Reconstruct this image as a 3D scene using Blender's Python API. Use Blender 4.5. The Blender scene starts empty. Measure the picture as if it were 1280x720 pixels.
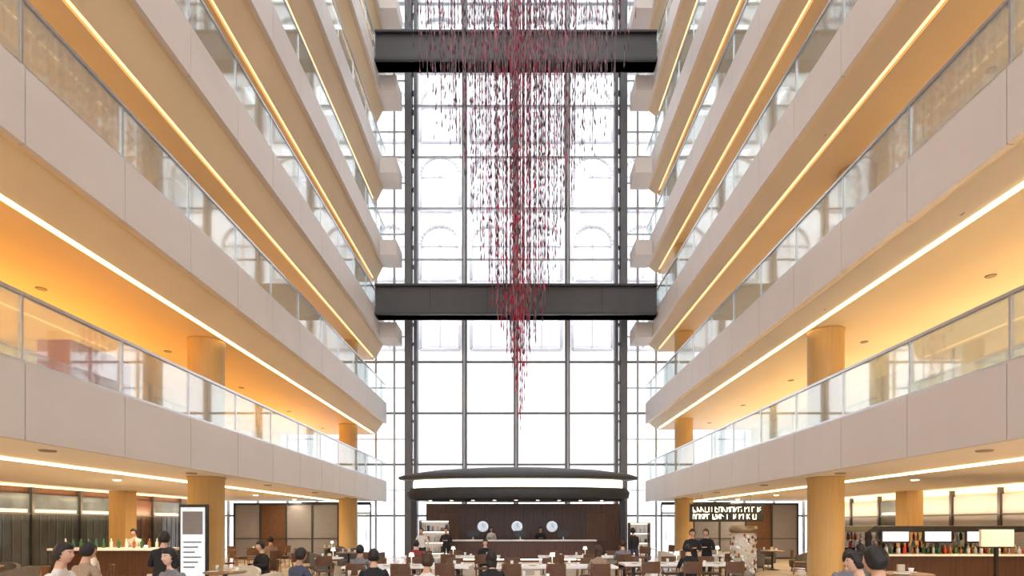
import bpy, bmesh, math, random
from mathutils import Vector, Matrix
random.seed(7)
S = bpy.context.scene
COL = S.collection
try:
    S.view_settings.view_transform = 'Standard'
    S.view_settings.look = 'None'
except Exception:
    pass

# ------------------------------------------------------------ materials
def mat(name, color, rough=0.5, metal=0.0, emit=None, es=0.0, noise=0.0, nscale=3.0, bump=0.0, stretch=None, spec=0.5):
    m = bpy.data.materials.new(name); m.use_nodes = True
    nt = m.node_tree; b = nt.nodes['Principled BSDF']
    b.inputs['Base Color'].default_value = (*color, 1)
    b.inputs['Roughness'].default_value = rough
    b.inputs['Metallic'].default_value = metal
    b.inputs['Specular IOR Level'].default_value = spec
    if emit:
        b.inputs['Emission Color'].default_value = (*emit, 1)
        b.inputs['Emission Strength'].default_value = es
    if noise > 0:
        tc = nt.nodes.new('ShaderNodeTexCoord'); mp = nt.nodes.new('ShaderNodeMapping')
        if stretch: mp.inputs['Scale'].default_value = stretch
        n = nt.nodes.new('ShaderNodeTexNoise'); n.inputs['Scale'].default_value = nscale
        n.inputs['Detail'].default_value = 5
        r = nt.nodes.new('ShaderNodeValToRGB')
        r.color_ramp.elements[0].position = 0.3; r.color_ramp.elements[1].position = 0.7
        r.color_ramp.elements[0].color = (*[max(0, c*(1-noise)) for c in color], 1)
        r.color_ramp.elements[1].color = (*[min(1, c*(1+noise*0.6)) for c in color], 1)
        nt.links.new(tc.outputs['Object'], mp.inputs[0]); nt.links.new(mp.outputs[0], n.inputs['Vector'])
        nt.links.new(n.outputs['Fac'], r.inputs[0]); nt.links.new(r.outputs[0], b.inputs['Base Color'])
        if bump:
            bp = nt.nodes.new('ShaderNodeBump'); bp.inputs['Strength'].default_value = bump
            nt.links.new(n.outputs['Fac'], bp.inputs['Height']); nt.links.new(bp.outputs[0], b.inputs['Normal'])
    return m

def glassmat(name, tint, base_refl, haze, hazecol=(0.9,0.95,0.95), fres=0.55):
    m = bpy.data.materials.new(name); m.use_nodes = True
    nt = m.node_tree; nt.nodes.clear()
    out = nt.nodes.new('ShaderNodeOutputMaterial')
    tr = nt.nodes.new('ShaderNodeBsdfTransparent'); tr.inputs[0].default_value = (*tint, 1)
    gl = nt.nodes.new('ShaderNodeBsdfGlossy'); gl.inputs['Roughness'].default_value = 0.03
    gl.inputs['Color'].default_value = (0.95, 1, 1, 1)
    df = nt.nodes.new('ShaderNodeBsdfDiffuse'); df.inputs[0].default_value = (*hazecol, 1)
    lw = nt.nodes.new('ShaderNodeLayerWeight'); lw.inputs[0].default_value = 0.35
    ma = nt.nodes.new('ShaderNodeMath'); ma.operation = 'MULTIPLY_ADD'
    ma.inputs[1].default_value = fres; ma.inputs[2].default_value = base_refl
    m1 = nt.nodes.new('ShaderNodeMixShader'); m2 = nt.nodes.new('ShaderNodeMixShader')
    m1.inputs[0].default_value = haze
    nt.links.new(tr.outputs[0], m1.inputs[1]); nt.links.new(df.outputs[0], m1.inputs[2])
    nt.links.new(lw.outputs['Fresnel'], ma.inputs[0]); nt.links.new(ma.outputs[0], m2.inputs[0])
    nt.links.new(m1.outputs[0], m2.inputs[1]); nt.links.new(gl.outputs[0], m2.inputs[2])
    nt.links.new(m2.outputs[0], out.inputs[0])
    return m

M = {}
M['fascia'] = mat('fascia_panel', (0.64,0.59,0.55), 0.45, noise=0.04, nscale=0.8)
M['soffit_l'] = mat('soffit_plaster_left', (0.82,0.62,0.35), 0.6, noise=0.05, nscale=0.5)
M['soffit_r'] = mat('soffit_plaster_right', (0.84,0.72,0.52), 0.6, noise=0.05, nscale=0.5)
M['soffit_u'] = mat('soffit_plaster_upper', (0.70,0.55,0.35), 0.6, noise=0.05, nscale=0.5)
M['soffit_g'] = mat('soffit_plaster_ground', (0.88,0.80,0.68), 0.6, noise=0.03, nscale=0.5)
M['carpet'] = mat('gallery_floor', (0.45,0.38,0.32), 0.7, noise=0.1)
M['backwall'] = mat('gallery_wall', (0.80,0.74,0.63), 0.6, noise=0.05)
M['steel'] = mat('brushed_steel', (0.62,0.63,0.64), 0.3, 1.0, noise=0.08, nscale=20)
M['dark'] = mat('dark_steel', (0.035,0.035,0.038), 0.5, 0.0, noise=0.15, nscale=2)
M['beam'] = mat('painted_beam', (0.06,0.06,0.062), 0.5, 0.0, noise=0.1, nscale=1)
M['mull'] = mat('mullion_grey', (0.13,0.135,0.14), 0.45, 0.2, noise=0.1, nscale=3)
M['mulll'] = mat('mullion_light', (0.44,0.46,0.48), 0.45, 0.2, noise=0.1, nscale=3)
M['gold'] = mat('column_timber', (0.62,0.40,0.15), 0.5, noise=0.08, nscale=3, stretch=(6,6,0.4))
M['collar'] = mat('column_collar', (0.30,0.2,0.1), 0.4, 0.5, noise=0.1)
M['glass'] = glassmat('balustrade_glass', (0.92,0.97,0.97), 0.09, 0.17, fres=0.50)
M['pane'] = glassmat('window_glass', (0.98,0.98,1.0), 0.02, 0.0)
M['strip'] = mat('warm_led', (1,0.8,0.5), 0.5, emit=(1,0.70,0.34), es=8, noise=0.01)
M['strip2'] = mat('warm_led_dim', (1,0.8,0.5), 0.5, emit=(1,0.60,0.26), es=2.0, noise=0.01)
M['stripw'] = mat('white_led', (1,0.95,0.85), 0.5, emit=(1,0.84,0.60), es=5, noise=0.01)
M['floor'] = mat('stone_floor', (0.60,0.52,0.43), 0.25, noise=0.12, nscale=1.5)
M['walnut'] = mat('walnut_panel', (0.085,0.036,0.02), 0.4, noise=0.35, nscale=3, stretch=(5,5,0.4))
M['wood'] = mat('oak_wood', (0.30,0.16,0.07), 0.45, noise=0.25, nscale=4, stretch=(1,6,6))
M['white'] = mat('white_laminate', (0.90,0.89,0.87), 0.3, noise=0.03)
M['black'] = mat('black_satin', (0.015,0.015,0.017), 0.35, noise=0.2)
M['blind'] = mat('window_blind', (0.25,0.25,0.28), 0.6, noise=0.1, nscale=30, stretch=(0.1,0.1,1))
M['smoke'] = mat('smoked_window', (0.08,0.10,0.12), 0.08, noise=0.4, nscale=1.2)
M['screen'] = mat('display_screen', (0.70,0.80,0.90), 0.3, emit=(0.7,0.85,1), es=0.5, noise=0.1, nscale=6)
M['red'] = mat('red_lacquer', (0.75,0.05,0.015), 0.35, noise=0.1)
M['yellow'] = mat('yellow_wall', (0.90,0.76,0.46), 0.5, noise=0.08)
M['ext'] = mat('pale_stone', (0.88,0.88,0.88), 0.8, noise=0.03, nscale=0.6)
M['extg'] = mat('stone_moulding', (0.44,0.44,0.46), 0.8, noise=0.1)
M['extw'] = mat('exterior_window', (0.68,0.71,0.73), 0.5, noise=0.05)
M['innerglass'] = mat('shopfront_glass', (0.66,0.72,0.72), 0.15, noise=0.1)
M['bulb'] = mat('lamp_globe', (1,0.95,0.85), 0.5, emit=(1,0.85,0.6), es=3, noise=0.01)
M['leather'] = mat('tan_leather', (0.13,0.06,0.03), 0.5, noise=0.2, nscale=8, bump=0.1)
M['greyfab'] = mat('grey_fabric', (0.12,0.11,0.11), 0.9, noise=0.2, nscale=40, bump=0.2)
M['cream'] = mat('cream_fabric', (0.62,0.56,0.46), 0.9, noise=0.1, nscale=40, bump=0.2)
M['plum'] = mat('crystal_plum', (0.09,0.03,0.05), 0.2, noise=0.2)
M['crim'] = mat('crystal_crimson', (0.50,0.01,0.06), 0.25, noise=0.2)
M['rose'] = mat('crystal_rose', (0.45,0.16,0.24), 0.2, noise=0.2)
M['smk'] = mat('crystal_smoke', (0.15,0.135,0.16), 0.2, noise=0.2)
M['wire'] = mat('suspension_wire', (0.34,0.26,0.31), 0.4, 0.3, noise=0.05)
M['downl'] = mat('downlight_trim', (0.35,0.27,0.18), 0.5, noise=0.05)
M['green'] = mat('bottle_green', (0.03,0.14,0.05), 0.1, noise=0.2)
M['amber'] = mat('bottle_amber', (0.4,0.13,0.02), 0.1, noise=0.2)
M['clearb'] = mat('bottle_pale', (0.7,0.72,0.7), 0.1, noise=0.1)
skins = [mat('skin_a',(0.62,0.37,0.25),0.5,noise=0.05), mat('skin_b',(0.45,0.25,0.16),0.5,noise=0.05), mat('skin_c',(0.72,0.47,0.34),0.5,noise=0.05)]
hairs = [mat('hair_black',(0.012,0.009,0.008),0.6,noise=0.3,nscale=60), mat('hair_brown',(0.05,0.025,0.012),0.6,noise=0.3,nscale=60)]
M['eye'] = mat('eye_white',(0.7,0.68,0.66),0.2,noise=0.02); M['iris'] = mat('iris',(0.03,0.015,0.01),0.2,noise=0.02)
M['lip'] = mat('lips',(0.40,0.17,0.13),0.5,noise=0.05)
M['shoe'] = mat('shoe_leather',(0.02,0.018,0.016),0.4,noise=0.1)

# ------------------------------------------------------------ mesh builder
class MB:
    def __init__(s): s.v=[]; s.f=[]; s.m=[]; s.mats=[]; s.smooth=[]
    def mi(s, k):
        m = M[k] if isinstance(k,str) else k
        if m not in s.mats: s.mats.append(m)
        return s.mats.index(m)
    def face(s, idx, k, sm=False): s.f.append(idx); s.m.append(s.mi(k)); s.smooth.append(sm)
    def box(s, x0,x1,y0,y1,z0,z1,k):
        if x0>x1: x0,x1=x1,x0
        if y0>y1: y0,y1=y1,y0
        b=len(s.v)
        s.v += [(x0,y0,z0),(x1,y0,z0),(x1,y1,z0),(x0,y1,z0),(x0,y0,z1),(x1,y0,z1),(x1,y1,z1),(x0,y1,z1)]
        for q in ((0,3,2,1),(4,5,6,7),(0,1,5,4),(1,2,6,5),(2,3,7,6),(3,0,4,7)): s.face([b+i for i in q],k)
    def prism(s, pts, y0, y1, k):
        b=len(s.v); n=len(pts)
        for y in (y0,y1):
            for (x,z) in pts: s.v.append((x,y,z))
        for i in range(n): s.face([b+i,b+(i+1)%n,b+n+(i+1)%n,b+n+i],k)
        s.face([b+i for i in range(n)][::-1],k); s.face([b+n+i for i in range(n)],k)
    def lathe(s, cx,cy,prof,k,seg=24,sx=1,sy=1,cap=True):
        b=len(s.v)
        for (r,z) in prof:
            for i in range(seg):
                a=2*math.pi*i/seg; s.v.append((cx+r*sx*math.cos(a),cy+r*sy*math.sin(a),z))
        for j in range(len(prof)-1):
            for i in range(seg):
                i2=(i+1)%seg
                s.face([b+j*seg+i,b+j*seg+i2,b+(j+1)*seg+i2,b+(j+1)*seg+i],k,True)
        if cap:
            s.face([b+i for i in range(seg)][::-1],k); n=(len(prof)-1)*seg
            s.face([b+n+i for i in range(seg)],k)
    def tube(s,p0,p1,r0,r1,k,seg=6):
        p0=Vector(p0);p1=Vector(p1); d=(p1-p0)
        if d.length<1e-6: return
        d.normalize(); a=Vector((0,0,1)) if abs(d.z)<0.9 else Vector((1,0,0))
        u=d.cross(a).normalized(); w=d.cross(u)
        b=len(s.v)
        for p,r in ((p0,r0),(p1,r1)):
            for i in range(seg):
                t=2*math.pi*i/seg; s.v.append(tuple(p+u*r*math.cos(t)+w*r*math.sin(t)))
        for i in range(seg):
            i2=(i+1)%seg; s.face([b+i,b+i2,b+seg+i2,b+seg+i],k,True)
        s.face([b+i for i in range(seg)][::-1],k); s.face([b+seg+i for i in range(seg)],k)
    def sphere(s,c,r,k,seg=12,rings=8):
        rx,ry,rz = r if isinstance(r,tuple) else (r,r,r)
        b=len(s.v)
        for j in range(rings+1):
            ph=-math.pi/2+math.pi*j/rings
            for i in range(seg):
                a=2*math.pi*i/seg
                s.v.append((c[0]+rx*math.cos(ph)*math.cos(a),c[1]+ry*math.cos(ph)*math.sin(a),c[2]+rz*math.sin(ph)))
        for j in range(rings):
            for i in range(seg):
                i2=(i+1)%seg; s.face([b+j*seg+i,b+j*seg+i2,b+(j+1)*seg+i2,b+(j+1)*seg+i],k,True)
    def addmesh(s, verts, faces, mats_, mtx, smooth=True):
        b=len(s.v)
        for v in verts: s.v.append(tuple(mtx@Vector(v)))
        for f,k in zip(faces,mats_): s.face([b+i for i in f],k,smooth)
    def mesh(s,name):
        me=bpy.data.meshes.new(name); me.from_pydata(s.v,[],s.f)
        for m in s.mats: me.materials.append(m)
        me.polygons.foreach_set('material_index',s.m); me.polygons.foreach_set('use_smooth',s.smooth)
        me.update(); return me
    def obj(s,name,loc=(0,0,0),rot=0,parent=None,bevel=0):
        o=bpy.data.objects.new(name,s.mesh(name)); o.location=loc; o.rotation_euler[2]=rot
        COL.objects.link(o)
        if parent: o.parent=parent
        if bevel:
            bv=o.modifiers.new('bevel','BEVEL'); bv.width=bevel; bv.segments=2; bv.limit_method='ANGLE'
        return o
def inst(name, me, loc, rot=0):
    o=bpy.data.objects.new(name,me); o.location=loc; o.rotation_euler[2]=rot; COL.objects.link(o); return o
def empty(name,loc=(0,0,0),rot=0):
    o=bpy.data.objects.new(name,None); o.location=loc; o.rotation_euler[2]=rot; COL.objects.link(o); return o

# ------------------------------------------------------------ building
EYE=1.75; X0=6.9; FH=4.16; L1=3.99; NL=7; YE=29.0; Y0=-6.0
TOP = L1+(NL)*FH+1.0
def ftop(k): return L1+(k-1)*FH
def fbot(k): return ftop(k)-1.06
def drop(side,k):
    if k==1: return 0.0
    if side<0: return 0.62 if k==2 else 0.80
    return 0.36
def soff(side,k): return fbot(k)+0.04-drop(side,k)

b=MB(); b.box(-17,17,Y0-0.5,YE+1.2,-0.3,0,'floor')
for i in range(-8,9): b.box(i*2-0.006,i*2+0.006,Y0,YE,0,0.002,'collar')
for j in range(-3,15): b.box(-16,16,j*2-0.006,j*2+0.006,0,0.002,'collar')
b.obj('floor')
b=MB(); b.box(-60,60,YE+1.3,75,-0.5,-0.2,'ext'); b.obj('ground_outside')

for side,sn in ((-1,'left'),(1,'right')):
    for k in range(1,NL+1):
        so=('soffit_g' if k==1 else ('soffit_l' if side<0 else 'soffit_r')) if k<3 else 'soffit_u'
        t=ftop(k); bo=fbot(k); sf=soff(side,k)
        b=MB()
        if k==1:
            b.box(side*(X0+0.12),side*17,Y0,YE,bo+0.04,t-0.05,so)
        else:
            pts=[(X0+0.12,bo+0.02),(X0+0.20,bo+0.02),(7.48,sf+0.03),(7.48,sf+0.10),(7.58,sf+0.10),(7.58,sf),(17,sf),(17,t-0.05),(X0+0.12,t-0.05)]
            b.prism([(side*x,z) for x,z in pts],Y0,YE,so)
        b.box(side*(X0+0.12),side*17,Y0,YE,t-0.05,t,'carpet')
        b.obj('ceiling' if k==1 else 'floor_slab')
        b=MB(); y=Y0
        while y<YE-0.1:
            y1=min(y+1.95,YE)
            b.box(side*X0,side*(X0+0.11),y+0.008,y1-0.008,bo,t+0.02,'fascia'); y=y1
        b.box(side*(X0+0.02),side*(X0+0.11),Y0,YE,bo+0.01,t,'collar')
        if k>=3:
            b.box(side*6.05,side*(X0-0.005),YE-1.5,YE-0.1,bo-0.05,t-0.35,'fascia')
        b.obj('trim_fascia')
        b=MB(); y=Y0
        while y<YE-0.1:
            y1=min(y+1.95,YE)
            b.box(side*(X0+0.05),side*(X0+0.065),y+0.02,y1-0.02,t+0.03,t+0.98,'glass')
            b.box(side*(X0+0.04),side*(X0+0.085),y-0.018,y+0.018,t+0.02,t+1.0,'steel')
            y=y1
        b.box(side*(X0+0.03),side*(X0+0.10),Y0,YE,t+0.98,t+1.03,'steel')
        b.box(side*(X0+0.03),side*(X0+0.09),Y0,YE,t+0.02,t+0.07,'steel')
        b.obj('glass_balustrade')
        b=MB()
        if k==1: b.box(side*9.3,side*9.39,Y0+0.2,YE-0.5,bo-0.005,bo+0.03,'strip')
        else: b.box(side*7.485,side*(7.54 if k==2 else 7.515),Y0+0.2,YE-0.5,sf-0.01,sf+0.06,'strip' if k==2 else 'strip2')
        b.obj('led_strip_light')
        b=MB(); y=-3
        while y<28:
            if k==1:
                b.lathe(side*7.75,y,[(0.11,bo+0.015),(0.13,bo+0.045)],'downl',16)
                b.lathe(side*11.0,y+2,[(0.09,bo+0.015),(0.10,bo+0.045)],'stripw',12)
            else:
                n=Vector((side*-(bo+0.02-sf-0.03),0,-0.28)).normalized(); p=Vector((side*7.34,y,(bo+0.02+sf+0.03)/2))
                b.tube(p-n*0.01,p+n*0.02,0.10,0.10,'downl',16)
                b.lathe(side*9.6,y+2,[(0.09,sf-0.02),(0.10,sf)],'downl',12)
            y+=4
        b.obj('recessed_downlights')
        b=MB(); zt=(soff(side,k+1) if k<NL else t+3.0)
        b.box(side*12.5,side*12.7,Y0,YE,t,zt,'yellow' if (side<0 and k==1) else 'backwall')
        y=Y0+0.5
        while y<YE-2.5:
            b.box(side*12.44,side*12.5,y,y+0.08,t,zt,'steel')
            b.box(side*12.46,side*12.5,y+0.4,y+2.2,t+0.1,t+2.1,'innerglass')
            b.box(side*12.42,side*12.5,y+1.27,y+1.33,t+0.1,t+2.1,'mulll')
            b.box(side*12.42,side*12.5,y+0.35,y+2.25,t+2.1,t+2.16,'mulll')
            y+=3.0
        b.obj('wall_gallery_'+sn)
    for lv in range(0,NL+1):
        z0=0 if lv==0 else ftop(lv); z1=soff(side,lv+1) if lv<NL else z0+3
        for yc in (2.2,14.2,26.2):
            xc=8.08 if (lv<2 or yc>20) else 8.9
            b=MB(); H=z1-z0; b.lathe(0,0,[(0.47,0.0),(0.47,0.12),(0.43,0.14),(0.43,H-0.06),(0.45,H-0.05),(0.45,H)],'gold',32)
            b.lathe(0,0,[(0.48,0.0),(0.48,0.08)],'collar',32)
            b.obj('column',(side*xc,yc,z0))
    for yc in (8.2,14.2,20.2,26.2):
        b=MB(); b.box(-0.3,0.3,-0.3,0.3,0,fbot(1)+0.035,'gold'); b.box(-0.33,0.33,-0.33,0.33,0,0.12,'collar')
        b.obj('pilaster',(side*14.6,yc,0))
    b=MB(); zt=fbot(1)+0.04
    b.box(side*16.1,side*16.4,Y0,YE,0,zt,'walnut' if side<0 else 'backwall')
    y=Y0; w='smoke' if side<0 else 'blind'; n=0
    while y<YE-0.2:
        ww = w if n%5!=4 else ('walnut' if side<0 else 'smoke')
        b.box(side*16.04,side*16.1,y+0.06,y+1.94,0.35,2.75,ww)
        b.box(side*15.96,side*16.1,y-0.05,y+0.05,0,zt,'dark')
        b.box(side*16.0,side*16.1,y,y+2,2.05,2.11,'dark'); b.box(side*16.0,side*16.1,y,y+2,0.30,0.36,'dark')
        if side<0:
            for q in range(1,6): b.box(side*16.02,side*16.1,y+q*0.33-0.012,y+q*0.33+0.012,0.35,2.05,'mull')
        y+=2; n+=1
    b.obj('wall_'+sn)
    b=MB(); b.box(side*15.9,side*16.0,Y0,YE,0,0.12,'dark'); b.obj('baseboard_'+sn)
    b=MB(); b.box(side*17,side*17.3,Y0,YE,0,TOP,'backwall'); b.obj('wall_outer_'+sn)

def window_wall(name,yw):
    b=MB(); zt=TOP
    for x in (-2.78,0,2.78):
        b.box(x-0.13,x+0.13,yw-0.35,yw,0,zt,'mull')
        b.box(x-0.05,x+0.05,yw-0.50,yw-0.35,0,zt,'mulll')
    for sx in (-1,1):
        b.box(sx*5.30,sx*5.48,yw-0.5,yw,0,zt,'mull')
        b.box(sx*5.58,sx*5.92,yw-0.7,yw-0.1,0,zt,'mull')
        z=1.0
        while z<zt: b.box(sx*5.48,sx*5.58,yw-0.45,yw-0.1,z,z+0.08,'mull'); z+=1.04
        for x in (6.6,7.6,9.2,10.8,12.4,14,15.6):
            b.box(sx*x-0.05,sx*x+0.05,yw-0.15,yw,0,zt,'mulll')
    z=2.2; i=0
    while z<zt:
        hw=0.05 if z<12 else 0.035
        b.box(-17,17,yw-0.12,yw,z-hw,z+hw,'mull' if z<12 else 'mulll')
        for sx in (-1,1):
            b.box(sx*5.92,sx*16.9,yw-0.1,yw,z+1.35,z+1.40,'mulll')
        z+=2.78; i+=1
    b.obj(name)
    g=MB(); g.box(-17,17,yw+0.01,yw+0.03,0,zt,'pane'); g.obj(name+'_glazing')
window_wall('window_1',YE+0.6)
window_wall('window_2',Y0-0.1)
for zb,hh in ((11.95,1.5),(24.35,1.45)):
    b=MB()
    b.box(-6.88,6.88,26.6,27.2,zb,zb+hh,'beam')
    b.box(-6.88,6.88,26.45,27.25,zb,zb+0.10,'dark'); b.box(-6.88,6.88,26.45,27.25,zb+hh-0.1,zb+hh,'dark')
    for x in (-4.2,-1.4,1.4,4.2): b.box(x-0.02,x+0.02,26.58,26.6,zb+0.1,zb+hh-0.1,'dark')
    b.obj('steel_bridge_beam')
b=MB()
for y in range(-6,30,5): b.box(-17,17,y,y+0.35,TOP,TOP+0.9,'beam')
for x in (-6.9,-3.4,0,3.4,6.9): b.box(x-0.1,x+0.1,Y0,YE+0.6,TOP+0.3,TOP+0.6,'beam')
b.obj('ceiling_skylight_frame')
for s_ in (-1,1):
    b=MB(); b.box(s_*7,s_*17.3,Y0,YE+0.6,TOP+0.9,TOP+1.1,'backwall'); b.obj('ceiling_roof')

# exterior building with arches
b=MB(); yb=52.0
b.box(-34,34,yb,yb+6,-0.2,60,'ext')
def arch(b,cx,z0,w,h,y,k,t=0.22):
    pts=[]; r=w/2
    pts.append((cx-r,z0))
    for i in range(0,17):
        a=math.pi-math.pi*i/16; pts.append((cx+r*math.cos(a),z0+h-r+r*math.sin(a)))
    pts.append((cx+r,z0)); pts.append((cx-r,z0))
    for i in range(len(pts)-1):
        p,q=pts[i],pts[i+1]
        b.tube((p[0],y,p[1]),(q[0],y,q[1]),t,t,k,5)
for lev in range(3,9):
    z0=-1.4+lev*6.6
    for i in range(-6,7):
        cx=i*4.85+2.45
        b.box(cx-1.5,cx+1.5,yb-0.06,yb,z0+0.3,z0+3.6,'extw')
        arch(b,cx,z0,3.8,5.2,yb-0.1,'extg',0.16)
        b.box(cx-0.05,cx+0.05,yb-0.15,yb,z0,z0+5.1,'extg')
        b.box(cx-1.8,cx+1.8,yb-0.15,yb,z0+3.2,z0+3.3,'extg')
b.obj('arched_building')

# ------------------------------------------------------------ reception
b=MB(); cy=26.1
b.lathe(0.1,cy,[(5.3,3.80),(5.70,3.87),(5.75,3.98),(5.4,4.10),(4.0,4.30),(2.0,4.42),(0.1,4.45)],'beam',64,1,0.32)
b.lathe(0.1,cy,[(5.0,3.45),(5.0,3.80)],'stripw',64,1,0.30)
b.lathe(0.1,cy,[(5.15,2.90),(5.30,2.98),(5.35,3.25),(5.15,3.44)],'dark',64,1,0.31)
b.lathe(0.1,cy,[(5.0,2.85),(5.0,2.90)],'black',64,1,0.29)
for x in (-4.9,5.1): b.box(x-0.12,x+0.12,cy-0.12,cy+0.12,0,2.87,'dark')
for i in range(9): b.lathe(-4+i*1.0,cy-1.0+abs(i-4)*0.08,[(0.07,2.835),(0.08,2.85)],'stripw',12)
b.obj('reception_canopy')
b=MB(); yw=28.0
b.box(-4.6,5.4,yw,yw+0.3,0,2.79,'walnut')
for i in range(0,11): b.box(-4.6+i-0.015,-4.6+i+0.015,yw-0.02,yw,0,2.79,'black')
for x0 in (-3.9,3.6): b.box(x0,x0+1.0,yw-0.04,yw,0.9,2.3,'leather')
b.obj('walnut_feature_wall')
for x in (-1.7,0.05,1.85):
    b=MB()
    for rr,kk,y in ((0.28,'steel',0),(0.22,'screen',-0.03)):
        n=len(b.v)
        for i in range(28):
            a=2*math.pi*i/28; b.v.append((rr*math.cos(a),y-0.06,rr*math.sin(a)))
        for i in range(28):
            a=2*math.pi*i/28; b.v.append((rr*math.cos(a),0.0,rr*math.sin(a)))
        b.face([n+i for i in range(28)],kk)
        for i in range(28): b.face([n+i,n+(i+1)%28,n+28+(i+1)%28,n+28+i],kk)
    b.box(-0.01,0.01,-0.10,-0.09,0,0.16,'black'); b.box(0,0.11,-0.10,-0.09,-0.01,0.01,'black')
    b.obj('wall_clock',(x,yw-0.03,1.62))
b=MB()
b.box(-3.6,3.6,25.0,25.5,0,0.96,'walnut'); b.box(-3.7,3.7,24.9,25.65,0.96,1.02,'white')
b.box(-3.6,3.6,24.97,25.0,0.1,0.14,'stripw'); b.obj('reception_desk')
for x in (-2,0.2,2.2):
    b=MB(); b.box(-0.25,0.25,-0.02,0.02,0.12,0.42,'black'); b.box(-0.02,0.02,-0.02,0.02,0.0,0.14,'steel'); b.box(-0.12,0.12,-0.08,0.08,0,0.015,'steel')
    b.obj('computer_monitor',(x,25.3,1.02))
def shelf(name,x,y,w,h):
    b=MB(); b.box(-w/2,w/2,0.3,0.34,0,h,'white')
    for s_ in (-1,1): b.box(s_*w/2-0.03,s_*w/2+0.03,0,0.34,0,h,'walnut')
    n=int(h/0.45)
    for i in range(n+1): b.box(-w/2,w/2,0,0.34,i*h/n-0.015,i*h/n+0.015,'walnut')
    for i in range(n):
        xx=-w/2+0.12
        while xx<w/2-0.1:
            k=random.choice(['amber','white','cream','clearb','walnut','black'])
            b.box(xx,xx+random.uniform(0.06,0.12),0.08,0.25,i*h/n+0.015,i*h/n+random.uniform(0.15,0.32),k); xx+=0.2
        b.box(-w/2+0.05,w/2-0.05,0.27,0.29,(i+1)*h/n-0.04,(i+1)*h/n-0.02,'stripw')
    b.obj(name,(x,y,0))
shelf('display_shelf',-3.6,24.0,1.3,1.9)
shelf('display_shelf',5.6,24.6,0.9,1.8)
for s_ in (-1,1):
    b=MB()
    for i in range(4):
        x0=8.9+i*1.3
        b.box(s_*(x0+0.04),s_*(x0+1.26),27.25,27.30,0.08,2.7,'blind' if i!=2 else 'leather'); b.box(s_*(x0-0.04),s_*(x0+0.04),27.2,27.36,0,2.8,'dark')
        b.box(s_*x0,s_*(x0+1.3),27.22,27.34,2.7,2.8,'dark'); b.box(s_*x0,s_*(x0+1.3),27.22,27.34,0,0.08,'dark'); b.box(s_*x0,s_*(x0+1.3),27.22,27.34,1.0,1.04,'dark')
    b.box(s_*14.06,s_*14.14,27.2,27.36,0,2.8,'dark')
    b.obj('screened_partition')

# ------------------------------------------------------------ hanging sculpture
prof=[(0,0.0),(1.3,.22),(2.9,.52),(3.9,.85),(6,1.45),(7.4,1.80),(8.6,2.35),(9.6,3.0),(11.5,3.7),(13.5,4.2),(30,4.4)]
def h_of_r(r):
    for (h0,r0),(h1,r1) in zip(prof,prof[1:]):
        if r<=r1: return h0+(h1-h0)*(r-r0)/(r1-r0)
    return 30
SC=(0.12,18.0,4.9)
b=MB(); ztop=20.1
golden=2.399963
N=380
for i in range(N):
    rr=4.15*((i+0.5)/N)**0.72
    a=i*golden
    hb=max(0,h_of_r(rr)+random.uniform(-0.3,0.5)+(random.uniform(0,2.0) if rr>2 else 0))
    tx,ty=rr*math.cos(a),rr*math.sin(a)
    bx,by=tx*0.93,ty*0.93
    def P(h):
        t=(h-hb)/max(0.1,(ztop-hb)); return (bx+(tx-bx)*t, by+(ty-by)*t, h)
    b.tube(P(hb),P(ztop),0.006,0.006,'wire',3)
    red = rr<0.30
    h=hb
    while h<ztop-0.2:
        if red: k=random.choice(['crim','crim','crim','crim','rose','plum'])
        else: k=random.choice(['plum','smk','plum','rose','crim','plum','smk','crim'] if rr<1.4 else ['plum','smk','smk','rose','smk','plum','rose'])
        L=random.uniform(0.14,0.26); R=random.uniform(0.015,0.027)
        p=Vector(P(h)); tl=Vector((random.uniform(-.08,.08),random.uniform(-.08,.08),1)).normalized()
        u=tl.cross(Vector((0,1,0))).normalized(); w=tl.cross(u)
        n=len(b.v)
        b.v += [tuple(p-tl*L*0.6),tuple(p+u*R),tuple(p+w*R),tuple(p-u*R),tuple(p-w*R),tuple(p+tl*L)]
        for q in range(4):
            q2=(q+1)%4
            b.face([n,n+1+q2,n+1+q],k); b.face([n+5,n+1+q,n+1+q2],k)
        h+= random.uniform(0.27,0.60)*(0.75 if rr<0.9 else (1.05 if rr<2 else 1.6))
b.lathe(0,0,[(4.2,ztop),(4.2,ztop+0.1)],'steel',48,cap=False)
for i in range(8):
    a=math.pi*i/8; b.tube((4.2*math.cos(a),4.2*math.sin(a),ztop+0.05),(-4.2*math.cos(a),-4.2*math.sin(a),ztop+0.05),0.04,0.04,'steel')
for i in range(4):
    a=math.pi/4+math.pi*i/2; b.tube((4.2*math.cos(a),4.2*math.sin(a),ztop),(4.2*math.cos(a),4.2*math.sin(a),TOP+0.3-4.9),0.012,0.012,'wire')
b.obj('hanging_crystal_sculpture',SC)

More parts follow.
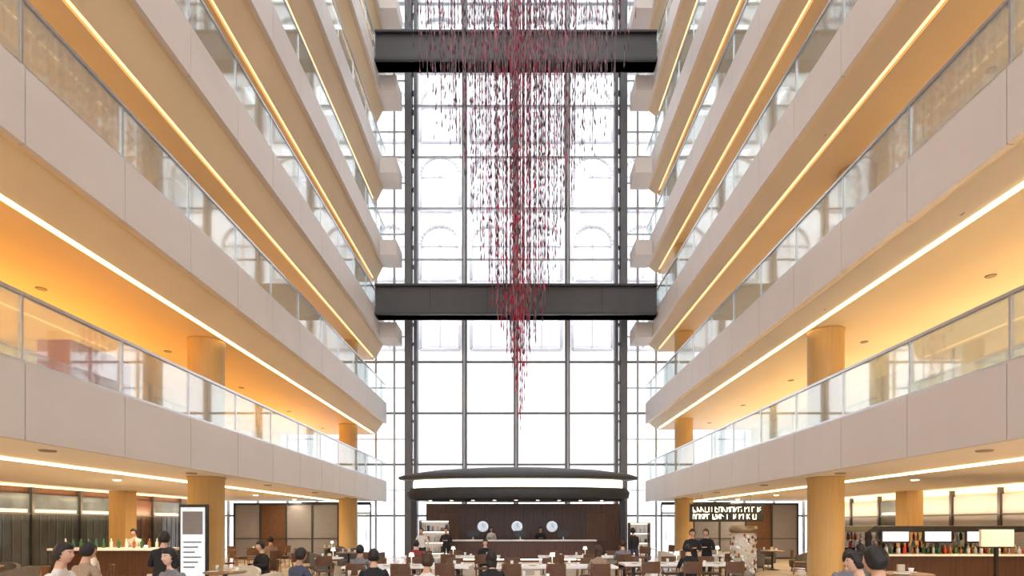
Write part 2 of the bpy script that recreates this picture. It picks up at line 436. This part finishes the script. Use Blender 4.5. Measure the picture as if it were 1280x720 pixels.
# ------------------------------------------------------------ level 1 furniture
for y in (9.9,):
    b=MB(); b.box(-0.5,0.1,-0.70,-0.62,0.10,0.88,'red'); b.box(-0.1,0.1,-0.62,0.7,0.10,0.88,'red'); b.box(-0.5,-0.1,-0.6,0.6,0.4,0.46,'white'); b.box(-0.5,-0.44,0.6,0.7,0.10,0.46,'red')
    b.box(-0.08,0.08,-0.55,-0.45,0,0.10,'black'); b.box(-0.08,0.08,0.45,0.55,0,0.10,'black'); b.obj('red_reception_booth',(-7.6,y,L1+0.002),bevel=0.01)
for y in (8.0,16.5,20): 
    b=MB(); b.box(-0.5,0.5,-1.1,1.1,0.12,0.45,'cream'); b.box(-0.5,-0.25,-1.1,1.1,0.45,0.85,'cream')
    b.box(-0.5,0.5,-1.1,-0.9,0.45,0.65,'cream'); b.box(-0.5,0.5,0.9,1.1,0.45,0.65,'cream')
    for q in (-1,1):
        for w_ in (-0.4,0.4): b.box(w_-0.03,w_+0.03,q*1.0-0.03,q*1.0+0.03,0,0.12,'black')
    b.obj('lounge_sofa',(-11.4,y,L1+0.002),bevel=0.03)

# ------------------------------------------------------------ ground floor furniture
def chair_mesh():
    b=MB()
    for x in (-0.2,0.2):
        b.tube((x,0.2,0),(x*0.95,0.18,0.44),0.016,0.02,'wood',8)
        b.tube((x,-0.22,0),(x*0.95,-0.2,0.44),0.016,0.02,'wood',8)
        b.tube((x*0.95,-0.2,0.44),(x*0.95,-0.27,0.84),0.02,0.015,'wood',8)
        b.tube((x,0.19,0.2),(x,-0.21,0.2),0.012,0.012,'wood',6)
    b.box(-0.23,0.23,-0.22,0.22,0.40,0.45,'leather')
    n=7
    for i in range(n):
        x0=-0.22+0.44*i/n; x1=-0.22+0.44*(i+1)/n
        c=lambda x:-0.27-0.05*(1-(x/0.22)**2)
        bb=len(b.v)
        for z,dz in ((0.58,0.02),(0.86,-0.0)):
            b.v += [(x0,c(x0)+dz,z),(x1,c(x1)+dz,z),(x1,c(x1)+dz+0.035,z),(x0,c(x0)+dz+0.035,z)]
        for q in ((0,1,5,4),(2,3,7,6),(4,5,6,7),(3,2,1,0),(1,2,6,5),(3,0,4,7)): b.face([bb+j for j in q],'leather')
    return b.mesh('dining_chair')
def armchair_mesh(k):
    b=MB()
    b.lathe(0,0,[(0.30,0.14),(0.36,0.18),(0.37,0.36),(0.34,0.42)],k,28)
    seg=18
    for i in range(seg):
        a0=math.radians(170+200*i/seg); a1=math.radians(170+200*(i+1)/seg)
        hz=lambda a: 0.62+0.14*max(0,-math.sin(a))
        bb=len(b.v)
        for a in (a0,a1):
            for r in (0.36,0.44):
                for z in (0.2,hz(a)): b.v.append((r*math.cos(a),r*math.sin(a),z))
        for q in ((0,4,5,1),(2,3,7,6),(1,5,7,3),(0,2,6,4),(0,1,3,2),(4,6,7,5)): b.face([bb+j for j in q],k)
    for x in (-0.22,0.22):
        for y in (-0.22,0.22): b.tube((x*1.1,y*1.1,0),(x,y,0.15),0.012,0.02,'black',8)
    return b.mesh('tub_armchair')
def stool_mesh(h):
    b=MB(); b.lathe(0,0,[(0.17,h-0.06),(0.19,h-0.04),(0.19,h-0.01),(0.15,h)],'leather',24)
    for i in range(4):
        a=math.pi/4+i*math.pi/2
        b.tube((0.22*math.cos(a),0.22*math.sin(a),0),(0.13*math.cos(a),0.13*math.sin(a),h-0.05),0.012,0.014,'black',8)
        a2=a+math.pi/2
        b.tube((0.19*math.cos(a),0.19*math.sin(a),0.15),(0.19*math.cos(a2),0.19*math.sin(a2),0.15),0.009,0.009,'black',6)
    return b.mesh('bar_stool')
def rtable_mesh(r,h,k):
    b=MB(); b.lathe(0,0,[(r-0.02,h-0.035),(r,h-0.02),(r,h-0.005),(r-0.01,h)],k,36)
    b.lathe(0,0,[(0.27,0),(0.27,0.015),(0.05,0.04),(0.035,0.1),(0.035,h-0.1),(0.08,h-0.035)],'black',24)
    b.lathe(0.2,0.1,[(0.07,h),(0.09,h+0.012)],'white',16); b.lathe(0.2,0.1,[(0.025,h+0.01),(0.04,h+0.07)],'white',14)
    b.lathe(-0.15,-0.2,[(0.05,h),(0.12,h+0.018)],'white',18); b.lathe(-0.25,0.15,[(0.03,h),(0.035,h+0.12)],'clearb',12)
    b.box(-0.05,0.05,0.02,0.06,h,h+0.13,'cream')
    return b.mesh('round_table')
def ltable_mesh(L,W,h):
    b=MB(); b.box(-L/2,L/2,-W/2,W/2,h-0.05,h,'white')
    for x in (-L/2+0.3,L/2-0.3):
        b.box(x-0.05,x+0.05,-W/2+0.1,W/2-0.1,0,0.04,'black'); b.box(x-0.04,x+0.04,-0.05,0.05,0.04,h-0.05,'black'); b.box(x-0.05,x+0.05,-W/2+0.1,W/2-0.1,h-0.09,h-0.05,'black')
    x=-L/2+0.3
    while x<L/2-0.2:
        b.lathe(x,-0.15,[(0.05,h),(0.12,h+0.018)],'cream',16); b.lathe(x+0.2,0.1,[(0.03,h),(0.038,h+0.11)],'clearb',10)
        b.lathe(x+0.4,-0.05,[(0.025,h),(0.04,h+0.07)],'white',10); x+=0.7
    return b.mesh('communal_table')
def lamp_mesh(h):
    b=MB(); b.lathe(0,0,[(0.07,h),(0.07,h+0.02),(0.012,h+0.03),(0.012,h+0.22)],'steel',16)
    b.lathe(0,0,[(0.07,h+0.19),(0.045,h+0.28)],'bulb',20); return b.mesh('table_lamp')
CH=chair_mesh(); AC=armchair_mesh(M['greyfab']); AC2=armchair_mesh(M['cream']); RT=rtable_mesh(0.42,0.74,'wood'); RTW=rtable_mesh(0.42,0.74,'white'); LT=ltable_mesh(3.0,0.9,0.75); HT=rtable_mesh(0.4,1.0,'wood'); TL=lamp_mesh(0)
for (x,y) in ((-2.6,13.2),(0.9,13.2),(4.2,13.9),(-2.0,17.0),(2.2,17.0)):
    inst('communal_table',LT,(x,y,0))
    for dx in (-1.0,0,1.0):
        inst('dining_chair',CH,(x+dx,y-0.75,0),0); inst('dining_chair',CH,(x+dx,y+0.75,0),math.pi)
    inst('table_lamp',TL,(x+0.0,y+0.33,0.752))
cl=[(-10.6,10.5),(-12.8,13.0),(-10.4,17.6),(-12.8,18.5),(-10.2,21.5),(-6.0,19.5),(-5.6,16.3),(-6.2,11.6),(-12.0,8.2),(-7.9,23.0),
    (10.6,18.2),(12.6,17.0),(6.6,17.6),(9.8,20.8),(12.8,20.6),(6.6,20.4),(5.4,22.6)]
for i,(x,y) in enumerate(cl):
    inst('round_table', RT if i%2 else RTW,(x,y,0))
    for j in range(3):
        a=j*2.09+0.5+i
        inst('tub_armchair' if i%2 else 'dining_chair',(AC if i%4==1 else AC2) if i%2 else CH,(x+0.95*math.sin(a),y-0.95*math.cos(a),0),a)
    if i%3==0: inst('table_lamp',TL,(x+0.02,y+0.3,0.742))

b=MB(); b.box(-0.33,0.33,-0.05,0.05,0.35,2.22,'black'); b.box(-0.29,0.29,-0.06,-0.05,0.5,2.15,'screen')
b.box(-0.24,0.24,-0.065,-0.06,1.5,2.05,'blind')
for i in range(6): b.box(-0.22,0.1+0.08*(i%3)-0.05,-0.065,-0.06,0.7+i*0.12,0.73+i*0.12,'mull')
b.box(-0.3,0.3,-0.25,0.25,0,0.03,'black'); b.box(-0.08,0.08,-0.04,0.04,0.03,0.36,'black'); b.obj('digital_signboard',(-7.75,13.1,0))
b=MB(); b.lathe(0,0,[(0.38,0),(0.38,0.3),(0.32,0.32)],'black',28); b.lathe(0,0,[(0.30,0.32),(0.32,1.5)],'cream',28); b.lathe(0,0,[(0.32,1.5),(0.37,1.54),(0.37,1.66),(0.32,1.70)],'collar',28)
for i in range(220):
    a=random.uniform(0,6.28); z=random.uniform(0.4,1.45); k=random.choice(['cream','amber','leather','clearb','clearb','white'])
    b.sphere((0.32*math.cos(a),0.32*math.sin(a),z),(0.035,0.035,0.05),k,6,4)
b.obj('illuminated_display_column',(6.35,15.2,0))
b=MB(); b.box(-1.5,1.5,0,0.08,-0.36,0.36,'black')
for row,zc in enumerate((0.14,-0.15)):
    x=-1.38
    while x<1.3:
        w_=random.uniform(0.08,0.13)
        for q in range(random.choice((2,3,3))):
            p=(x+random.choice((0,w_)),-0.03,zc+random.choice((-0.1,0.0,0.1))); r_=(x+random.choice((0,w_)),-0.03,zc+random.choice((-0.1,0.1)))
            b.tube(p,r_,0.012,0.012,'bulb',5)
        b.tube((x,-0.03,zc-0.1),(x,-0.03,zc+0.1),0.012,0.012,'bulb',5)
        x+=w_+random.choice((0.05,0.05,0.05,0.14))
b.tube((-1.0,0.04,0.35),(-1.0,0.04,0.76),0.01,0.01,'wire'); b.tube((1.0,0.04,0.35),(1.0,0.04,0.76),0.01,0.01,'wire')
b.obj('neon_sign',(8.6,22.2,2.2))
b=MB()
b.box(-2.5,2.5,0,0.6,0,0.95,'walnut'); b.box(-2.6,2.6,-0.1,0.7,0.95,1.0,'white')
b.box(-2.5,2.5,1.5,1.9,0,1.1,'black')
for x in (-2.4,2.4):
    b.box(x-0.05,x+0.05,0.1,0.2,1.0,1.60,'black')
    b.box(x-0.05,x+0.05,1.6,1.7,1.1,1.60,'black')
b.prism([(-2.6,1.55),(2.6,1.55),(2.4,1.70),(-2.4,1.70)],-0.1,1.9,'black')
for x in (-1.9,-0.85,0.2): b.box(x-0.32,x+0.32,-0.14,-0.1,1.32,1.56,'screen'); b.box(x-0.36,x+0.36,-0.12,-0.09,1.28,1.60,'black')
b.box(-2.4,2.4,1.55,1.85,1.28,1.30,'steel')
for row,(yy,zz) in enumerate(((0.1,1.0),(0.35,1.0),(1.6,1.1),(1.7,1.30))):
    x=-2.3
    while x<2.3:
        k=random.choice(['green','amber','clearb','red','clearb','amber','cream']); r=random.uniform(0.03,0.045); h=random.uniform(0.10,0.16)
        b.lathe(x,yy,[(r,zz),(r,zz+h),(r*0.4,zz+h+0.03),(r*0.35,zz+h+0.08)],k,10); x+=random.uniform(0.10,0.2)
b.obj('cocktail_bar',(11.3,13.6,0))
b=MB(); b.box(-0.36,0.36,-0.03,0.03,0,0.38,'white'); b.box(-0.39,0.39,-0.02,0.05,-0.03,0,'black'); b.box(-0.39,0.39,-0.02,0.05,0.38,0.41,'black')
b.box(-0.03,0.03,-0.02,0.04,-1.22,0.0,'black'); b.box(-0.3,0.3,-0.2,0.2,-1.25,-1.22,'black')
b.obj('menu_board',(10.6,12.0,1.25))
b=MB(); b.box(-1.6,1.6,0,0.6,0,1.0,'walnut'); b.box(-1.7,1.7,-0.1,0.7,1.0,1.06,'white'); b.box(-1.6,1.6,-0.02,0,0.08,0.12,'stripw')
for i in range(14): 
    x=-1.5+i*0.22; b.lathe(x,0.3,[(0.035,1.06),(0.04,1.22),(0.015,1.27),(0.015,1.33)],random.choice(['amber','green','clearb']),10)
b.obj('service_counter',(-11.5,15.4,0))
for s_,nm in ((-1,'door_1'),(1,'door_2')):
    b=MB()
    for i in range(4):
        x=s_*(7.6+i*1.2)
        b.box(x-0.03,x+0.03,28.4,28.46,0,2.8,'dark')
    b.box(s_*7.6,s_*11.2,28.4,28.46,2.3,2.36,'dark'); b.box(s_*7.6,s_*11.2,28.42,28.44,0.05,2.3,'glass'); b.box(s_*7.6,s_*11.2,28.38,28.48,2.75,2.9,'dark')
    for i in range(3): b.tube((s_*(7.8+i*1.2),28.36,0.9),(s_*(7.8+i*1.2),28.36,1.4),0.015,0.015,'steel')
    b.obj(nm)

# ------------------------------------------------------------ people
def skin_mesh(verts, edges, radii, sub=1):
    me=bpy.data.meshes.new('tmp'); me.from_pydata(verts,edges,[]); me.update()
    o=bpy.data.objects.new('tmp',me); COL.objects.link(o)
    sk=o.modifiers.new('skin','SKIN')
    for i,r in enumerate(radii):
        r = r if isinstance(r,tuple) else (r,r)
        me.skin_vertices[0].data[i].radius=r
    me.skin_vertices[0].data[0].use_root=True
    sk.use_smooth_shade=True; sk.branch_smoothing=0.3
    s2=o.modifiers.new('sub','SUBSURF'); s2.levels=sub; s2.render_levels=sub
    dg=bpy.context.evaluated_depsgraph_get(); dg.update()
    ev=o.evaluated_get(dg); m2=ev.to_mesh()
    V=[tuple(v.co) for v in m2.vertices]; F=[tuple(p.vertices) for p in m2.polygons]
    ev.to_mesh_clear(); bpy.data.objects.remove(o); bpy.data.meshes.remove(me)
    return V,F
def hand():
    v=[(0,0,0),(0,0.045,0),(0,0.08,-0.004)]; e=[(0,1),(1,2)]; r=[(0.026,0.017),(0.036,0.015),(0.038,0.013)]
    for i,(x,L) in enumerate(((0.030,0.068),(0.010,0.078),(-0.010,0.072),(-0.029,0.056))):
        n=len(v); x2=x*1.15
        v+=[(x,0.092,-0.003),(x2,0.092+L*0.42,-0.012),(x2,0.092+L*0.68,-0.030),(x2,0.092+L*0.86,-0.046)]
        r+=[0.0095,0.009,0.008,0.0065]; e+=[(2,n),(n,n+1),(n+1,n+2),(n+2,n+3)]
    n=len(v); v+=[(0.034,0.028,-0.008),(0.056,0.055,-0.018),(0.062,0.082,-0.028)]; r+=[0.013,0.010,0.008]; e+=[(1,n),(n,n+1),(n+1,n+2)]
    return skin_mesh(v,e,r,1)
HV,HF=hand()
def frame(origin, ydir, zref=(0,0,1)):
    y=Vector(ydir).normalized(); x=y.cross(Vector(zref)); x.normalize(); z=x.cross(y)
    m=Matrix((x,y,z)).transposed().to_4x4(); m.translation=Vector(origin); return m

def head_into(b, c, yaw, pitch, skin, hair, style):
    R=Matrix.Translation(Vector(c))@Matrix.Rotation(yaw,4,'Z')@Matrix.Rotation(pitch,4,'X')
    seg,rings=40,30
    V=[];F=[];MT=[]
    def pt(a,ph,off=0.0):
        x=math.cos(ph)*math.cos(a); y=math.cos(ph)*math.sin(a); z=math.sin(ph)
        X=x*(0.076+off); Y=y*(0.096+off); Z=z*(0.118+off)
        if z<0:
            t=-z
            X*=1-0.30*t*t*t
            if y<0: Y*=1-0.38*t
            else: Y*=1-0.05*t
        if off==0 and y>0:
            g=lambda cx,cz,sx,sz:math.exp(-((X-cx)/sx)**2-((Z-cz)/sz)**2)
            Y+=0.022*g(0,-0.024,0.012,0.016)+0.012*g(0,-0.004,0.008,0.022)
            Y-=0.010*(g(0.03,0.006,0.017,0.013)+g(-0.03,0.006,0.017,0.013))
            Y+=0.005*g(0,0.026,0.045,0.010)+0.006*g(0,-0.058,0.022,0.010)+0.008*g(0,-0.098,0.022,0.016)
        return (X,Y,Z)
    for j in range(rings+1):
        ph=-math.pi/2+math.pi*j/rings
        for i in range(seg): V.append(pt(2*math.pi*i/seg,ph))
    for j in range(rings):
        for i in range(seg):
            i2=(i+1)%seg; F.append((j*seg+i,j*seg+i2,(j+1)*seg+i2,(j+1)*seg+i))
            cen=[sum(V[q][d] for q in F[-1])/4 for d in range(3)]
            MT.append(M['lip'] if (cen[1]>0.05 and abs(cen[0])<0.022 and -0.064<cen[2]<-0.052) else skin)
    b.addmesh(V,F,MT,R)
    def lim(y):
        lo=-0.12 if style=='long' else -0.07
        t=max(0,min(1,(y+0.02)/0.085)); t=t*t*(3-2*t)
        return lo+(0.060-lo)*t
    V=[];F=[];MT=[]
    for j in range(rings+1):
        ph=-math.pi/2+math.pi*j/rings
        for i in range(seg):
            a=2*math.pi*i/seg; p0=pt(a,ph,0.001)
            e=max(0,min(1,(p0[2]-lim(p0[1])+0.012)/0.03))
            V.append(pt(a,ph,0.001+(0.019+0.003*math.sin(a*7+ph*5))*e))
    for j in range(rings):
        for i in range(seg):
            i2=(i+1)%seg; q=(j*seg+i,j*seg+i2,(j+1)*seg+i2,(j+1)*seg+i)
            cy=sum(V[k][1] for k in q)/4; cz=sum(V[k][2] for k in q)/4
            if cz>lim(cy)-0.006: F.append(q); MT.append(hair)
    b.addmesh(V,F,MT,R)
    if style=='long':
        t=MB(); t.sphere((0,-0.045,-0.075),(0.09,0.058,0.15),hair,18,12)
        b.addmesh(t.v,t.f,[hair]*len(t.f),R)
    t=MB()
    for s_ in (-1,1):
        t.sphere((s_*0.030,0.0745,0.006),0.012,'eye',10,8); t.sphere((s_*0.030,0.0835,0.006),(0.0065,0.004,0.0065),'iris',8,6)
        t.sphere((s_*0.077,-0.004,-0.006),(0.010,0.018,0.030),skin,8,6)
        t.tube((s_*0.016,0.093,0.024),(s_*0.044,0.082,0.026),0.004,0.003,hair,5)
    b.addmesh(t.v,t.f,[t.mats[m] for m in t.m],R)

def cloth(c):
    n='cloth_%02d%02d%02d'%tuple(int(q*99) for q in c)
    return bpy.data.materials.get(n) or mat(n,c,0.85,noise=0.12,nscale=25,bump=0.1)
def person(name, loc, rot, pose='sit', seat=0.46, shirt=(0.1,0.1,0.12), pants=(0.03,0.035,0.05), skin=0, hair=0, style='short', hyaw=0.0, hpitch=0.0, lean=0.06, female=False, scale=1.0):
    sh=cloth(shirt); pa=cloth(pants)
    sk=skins[skin]; hr=hairs[hair]
    h = seat+0.10 if pose=='sit' else 0.94
    k=0.92 if female else 1.0
    v=[];e=[];r=[];kind=[]
    def A(p,rad,par=None,kd='s'):
        v.append(p); r.append(rad)
        if par is not None: e.append((par,len(v)-1)); kind.append(kd)
        return len(v)-1
    pel=A((0,0,h),(0.16*k,0.12))
    sp=A((0,lean*0.4,h+0.16),(0.140*k,0.11),pel,'t')
    ch=A((0,lean*0.8,h+0.33),(0.165*k,0.12),sp,'t')
    nb=A((0,lean,h+0.455),(0.085,0.07),ch)
    nk=A((0,lean+0.01,h+0.52),(0.056,0.058),nb,'k'); hd=A((0,lean+0.025,h+0.58),(0.05,0.055),nk,'k')
    hands=[]
    for s_ in (-1,1):
        if pose=='sit':
            el=(s_*0.25*k,lean+0.06,h+0.17); wr=(s_*0.15,lean+0.28,h+0.20); dr=(-s_*0.25,1,-0.05)
        elif pose=='walk':
            el=(s_*0.25*k,lean-0.03+0.07*s_,h+0.14); wr=(s_*0.25*k,lean+0.05+0.15*s_,h-0.08); dr=(0,0.15+0.2*s_,-1)
        elif pose=='hold':
            el=(s_*0.25*k,lean+0.0,h+0.13); wr=(s_*0.10,lean+0.25,h+0.20); dr=(-s_*0.5,1,0.25)
        else:
            el=(s_*0.25*k,lean-0.02,h+0.13); wr=(s_*0.24*k,lean+0.06,h-0.10); dr=(0,0.12,-1)
        a=A((s_*0.175*k,lean*0.95,h+0.395),(0.072,0.068),ch); b2=A(el,(0.05,0.05),a); c=A(wr,(0.031,0.031),b2)
        hands.append((wr,dr,s_))
        hp=A((s_*0.09,0.01,h-0.05),(0.10,0.105),pel,'p')
        if pose=='sit':
            kn=A((s_*0.12,0.42,h-0.02),(0.066,0.066),hp,'p'); an=A((s_*0.11,0.40,h-0.44),(0.042,0.042),kn,'p'); 
            fz=h-0.50
        else:
            off=(0.16*(-s_)) if pose=='walk' else 0.0
            kn=A((s_*0.10,off*0.6+0.02,0.50),(0.065,0.066),hp,'p'); an=A((s_*0.10,off,0.10),(0.042,0.042),kn,'p'); fz=0.045
        p=v[an]
        t1=A((p[0],p[1]+0.05,fz+0.005),(0.042,0.040),an,'f'); A((p[0]*1.1,p[1]+0.17,fz-0.005),(0.038,0.028),t1,'f')
    V,F=skin_mesh(v,e,r,2)
    mats=[]
    segs=[(Vector(v[a]),Vector(v[b_]),kd) for (a,b_),kd in zip(e,kind)]
    mm={'s':sh,'k':sk,'p':pa,'f':M['shoe']}
    hem = h+0.035 if pose=='sit' else h-0.06
    for f in F:
        c=sum((Vector(V[i]) for i in f),Vector())/len(f); best=None
        for p,q,kd in segs:
            d=q-p; t=max(0,min(1,(c-p).dot(d)/d.length_squared)); dd=(c-(p+d*t)).length
            if best is None or dd<best[0]: best=(dd,kd)
        kd=best[1]
        if kd in ('t','p'): kd='s' if (c.z>hem and (pose!='sit' or c.y<0.17)) else 'p'
        if kd=='k' and c.z<h+0.475: kd='s'
        mats.append(mm[kd])
    b=MB(); b.addmesh(V,F,mats,Matrix.Identity(4))
    for wr,dr,s_ in hands:
        m=frame(wr,dr,(0,0,1) if abs(Vector(dr).normalized().z)<0.8 else (s_*1.0,0,0))
        if pose in('sit','hold'): sc=Matrix.Diagonal((-s_,1,1,1))
        else: sc=Matrix.Diagonal((-1 if s_>0 else 1,1,1,1))
        b.addmesh(HV,HF,[sk]*len(HF),m@sc)
    root=empty(name,loc,rot); root.scale=(scale,)*3
    b.obj('body',parent=root)
    b=MB(); head_into(b,(0,lean+0.045,h+0.645),hyaw,hpitch,sk,hr,style); b.obj('head',parent=root)
    return root
def seated(x,y,rot,seat=0.46,**kw):
    person('seated_person',(x,y,0),rot,'sit',seat=seat,**kw)
    if seat>0.52: inst('bar_stool',stool_mesh(seat-0.005),(x,y,0),rot)
    else: inst('dining_chair',CH,(x,y-0.0,-0.0),rot)
PI=math.pi
W=(0.75,0.72,0.68);K=(0.015,0.015,0.018);G=(0.2,0.2,0.22);B=(0.06,0.07,0.12);T=(0.35,0.25,0.18);RD=(0.30,0.04,0.05)
seated(-5.35,6.3,-PI/2+0.2,seat=0.66,shirt=W,skin=0,hyaw=-0.2)
seated(-4.75,7.6,PI*0.9,seat=0.55,shirt=G,skin=2,style='long',female=True)
inst('round_table',HT,(-4.5,6.4,0))
seated(3.2,4.7,0.35,seat=0.68,shirt=K,skin=0)
seated(4.05,6.3,1.2,seat=0.56,shirt=T,skin=2)
inst('round_table',HT,(3.1,5.75,0))
seated(-2.35,9.0,0.3,shirt=K); seated(-3.8,9.4,-0.5,shirt=B,skin=1)
inst('round_table',RT,(-2.95,10.3,0)); 
seated(-0.4,9.2,0.2,seat=0.42,shirt=K,style='long',female=True); seated(-1.4,8.4,-0.2,seat=0.42,shirt=W,hair=1)
inst('round_table',RTW,(0.4,10.2,0))
seated(-6.4,8.0,-0.3,seat=0.6,shirt=T); seated(4.9,8.0,-0.6,seat=0.5,shirt=G)
inst('round_table',RT,(-5.4,9.2,0)); inst('round_table',HT,(5.9,8.3,0))
for (x,y,r_,sh_,st_) in ((-3.6,12.45,0,G,'short'),(1.9,12.45,0,T,'long'),(4.2,13.15,0,K,'short'),(-1.0,17.75,PI,K,'short'),(-3.0,16.25,0,RD,'short'),(3.2,16.25,0,G,'short')):
    person('seated_person',(x,y,0),r_,'sit',seat=0.46,shirt=sh_,style=st_,skin=random.randint(0,2),hair=random.randint(0,1),hyaw=random.uniform(-.4,.4),female=st_=='long',scale=0.95)
seated(-9.0,8.9,-0.6,shirt=K); seated(-9.1,11.8,2.4,shirt=W,hair=1); seated(7.2,11.2,0.5,shirt=G)
seated(-8.3,18.5,1.0,shirt=T); seated(-6.2,13.4,2.5,shirt=K)
def stand(x,y,rot,pose='stand',**kw): person('standing_person',(x,y,0),rot,pose,scale=0.94,**kw)
stand(-6.25,9.6,0.1,'hold',shirt=K,pants=K)
stand(5.05,15.6,2.9,'hold',shirt=K,pants=K); stand(5.65,16.1,2.5,'hold',shirt=K,pants=K,hair=1)
stand(4.35,20.0,0.4,'walk',shirt=K,pants=(0.04,0.05,0.09))
stand(-3.7,21.5,PI-0.3,'walk',shirt=W,pants=K,hair=1)
stand(-2.9,22.6,PI,'hold',shirt=K,pants=K)
stand(1.2,26.6,PI,'hold',shirt=K,pants=K); stand(-1.2,26.6,PI,'hold',shirt=W,pants=K,style='long',female=True)
stand(9.4,16.6,-1.2,'hold',shirt=K,pants=K,skin=0); stand(11.6,14.72,PI,'hold',shirt=W,pants=K); stand(-11.6,16.6,PI,'hold',shirt=W,pants=K)

# ------------------------------------------------------------ lights
def area(name,loc,sx,sy,power,color,rot=(0,0,0)):
    L=bpy.data.lights.new(name,'AREA'); L.shape='RECTANGLE'; L.size=sx; L.size_y=sy; L.energy=power; L.color=color
    o=bpy.data.objects.new(name,L); o.location=loc; o.rotation_euler=rot; COL.objects.link(o)
for side in (-1,1):
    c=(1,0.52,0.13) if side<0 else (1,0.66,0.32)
    for k in range(1,NL):
        t=ftop(k); p=(1050 if k==1 else 480) if side<0 else (700 if k==1 else 430)
        area('added_uplight',(side*(11.0 if k==1 else 10.2),11.5,t+0.15),0.3,34,p,c if k==1 else ((1,0.55,0.18) if side<0 else (1,0.62,0.28)),(PI,side*0.15,0))  # added unseen lamps near gallery floors, brightening the soffit above; no cove modelled
    area('added_uplight',(side*15.5,11.5,2.2),0.2,34,750,(1,0.70,0.40),(PI,side*0.6,0))  # added lamp without a fitting, aimed up to warm the ground-floor soffit
    area('ceiling_wash',(side*11.0,11.5,fbot(1)-0.02),0.3,32,800,(1,0.76,0.48))
w=bpy.data.worlds.new('sky'); S.world=w; w.use_nodes=True
nt=w.node_tree; bg=nt.nodes['Background']
tc=nt.nodes.new('ShaderNodeTexCoord'); sep=nt.nodes.new('ShaderNodeSeparateXYZ'); rp=nt.nodes.new('ShaderNodeValToRGB')
rp.color_ramp.elements[0].position=0.45; rp.color_ramp.elements[0].color=(0.62,0.62,0.62,1)
rp.color_ramp.elements[1].position=0.6; rp.color_ramp.elements[1].color=(0.96,0.97,1,1)
mp=nt.nodes.new('ShaderNodeMath'); mp.operation='MULTIPLY_ADD'; mp.inputs[1].default_value=0.5; mp.inputs[2].default_value=0.5
nt.links.new(tc.outputs['Generated'],sep.inputs[0]); nt.links.new(sep.outputs['Z'],mp.inputs[0]); nt.links.new(mp.outputs[0],rp.inputs[0]); nt.links.new(rp.outputs[0],bg.inputs['Color'])
bg.inputs['Strength'].default_value=4.1

# ------------------------------------------------------------ camera
cam=bpy.data.cameras.new('camera'); co=bpy.data.objects.new('camera',cam); COL.objects.link(co)
co.location=(0,0,EYE); co.rotation_euler=(PI/2,0,0)
cam.sensor_width=36; cam.lens=680/1280*36
cam.shift_x=-5/1280; cam.shift_y=295/1280
cam.clip_end=500
S.camera=co
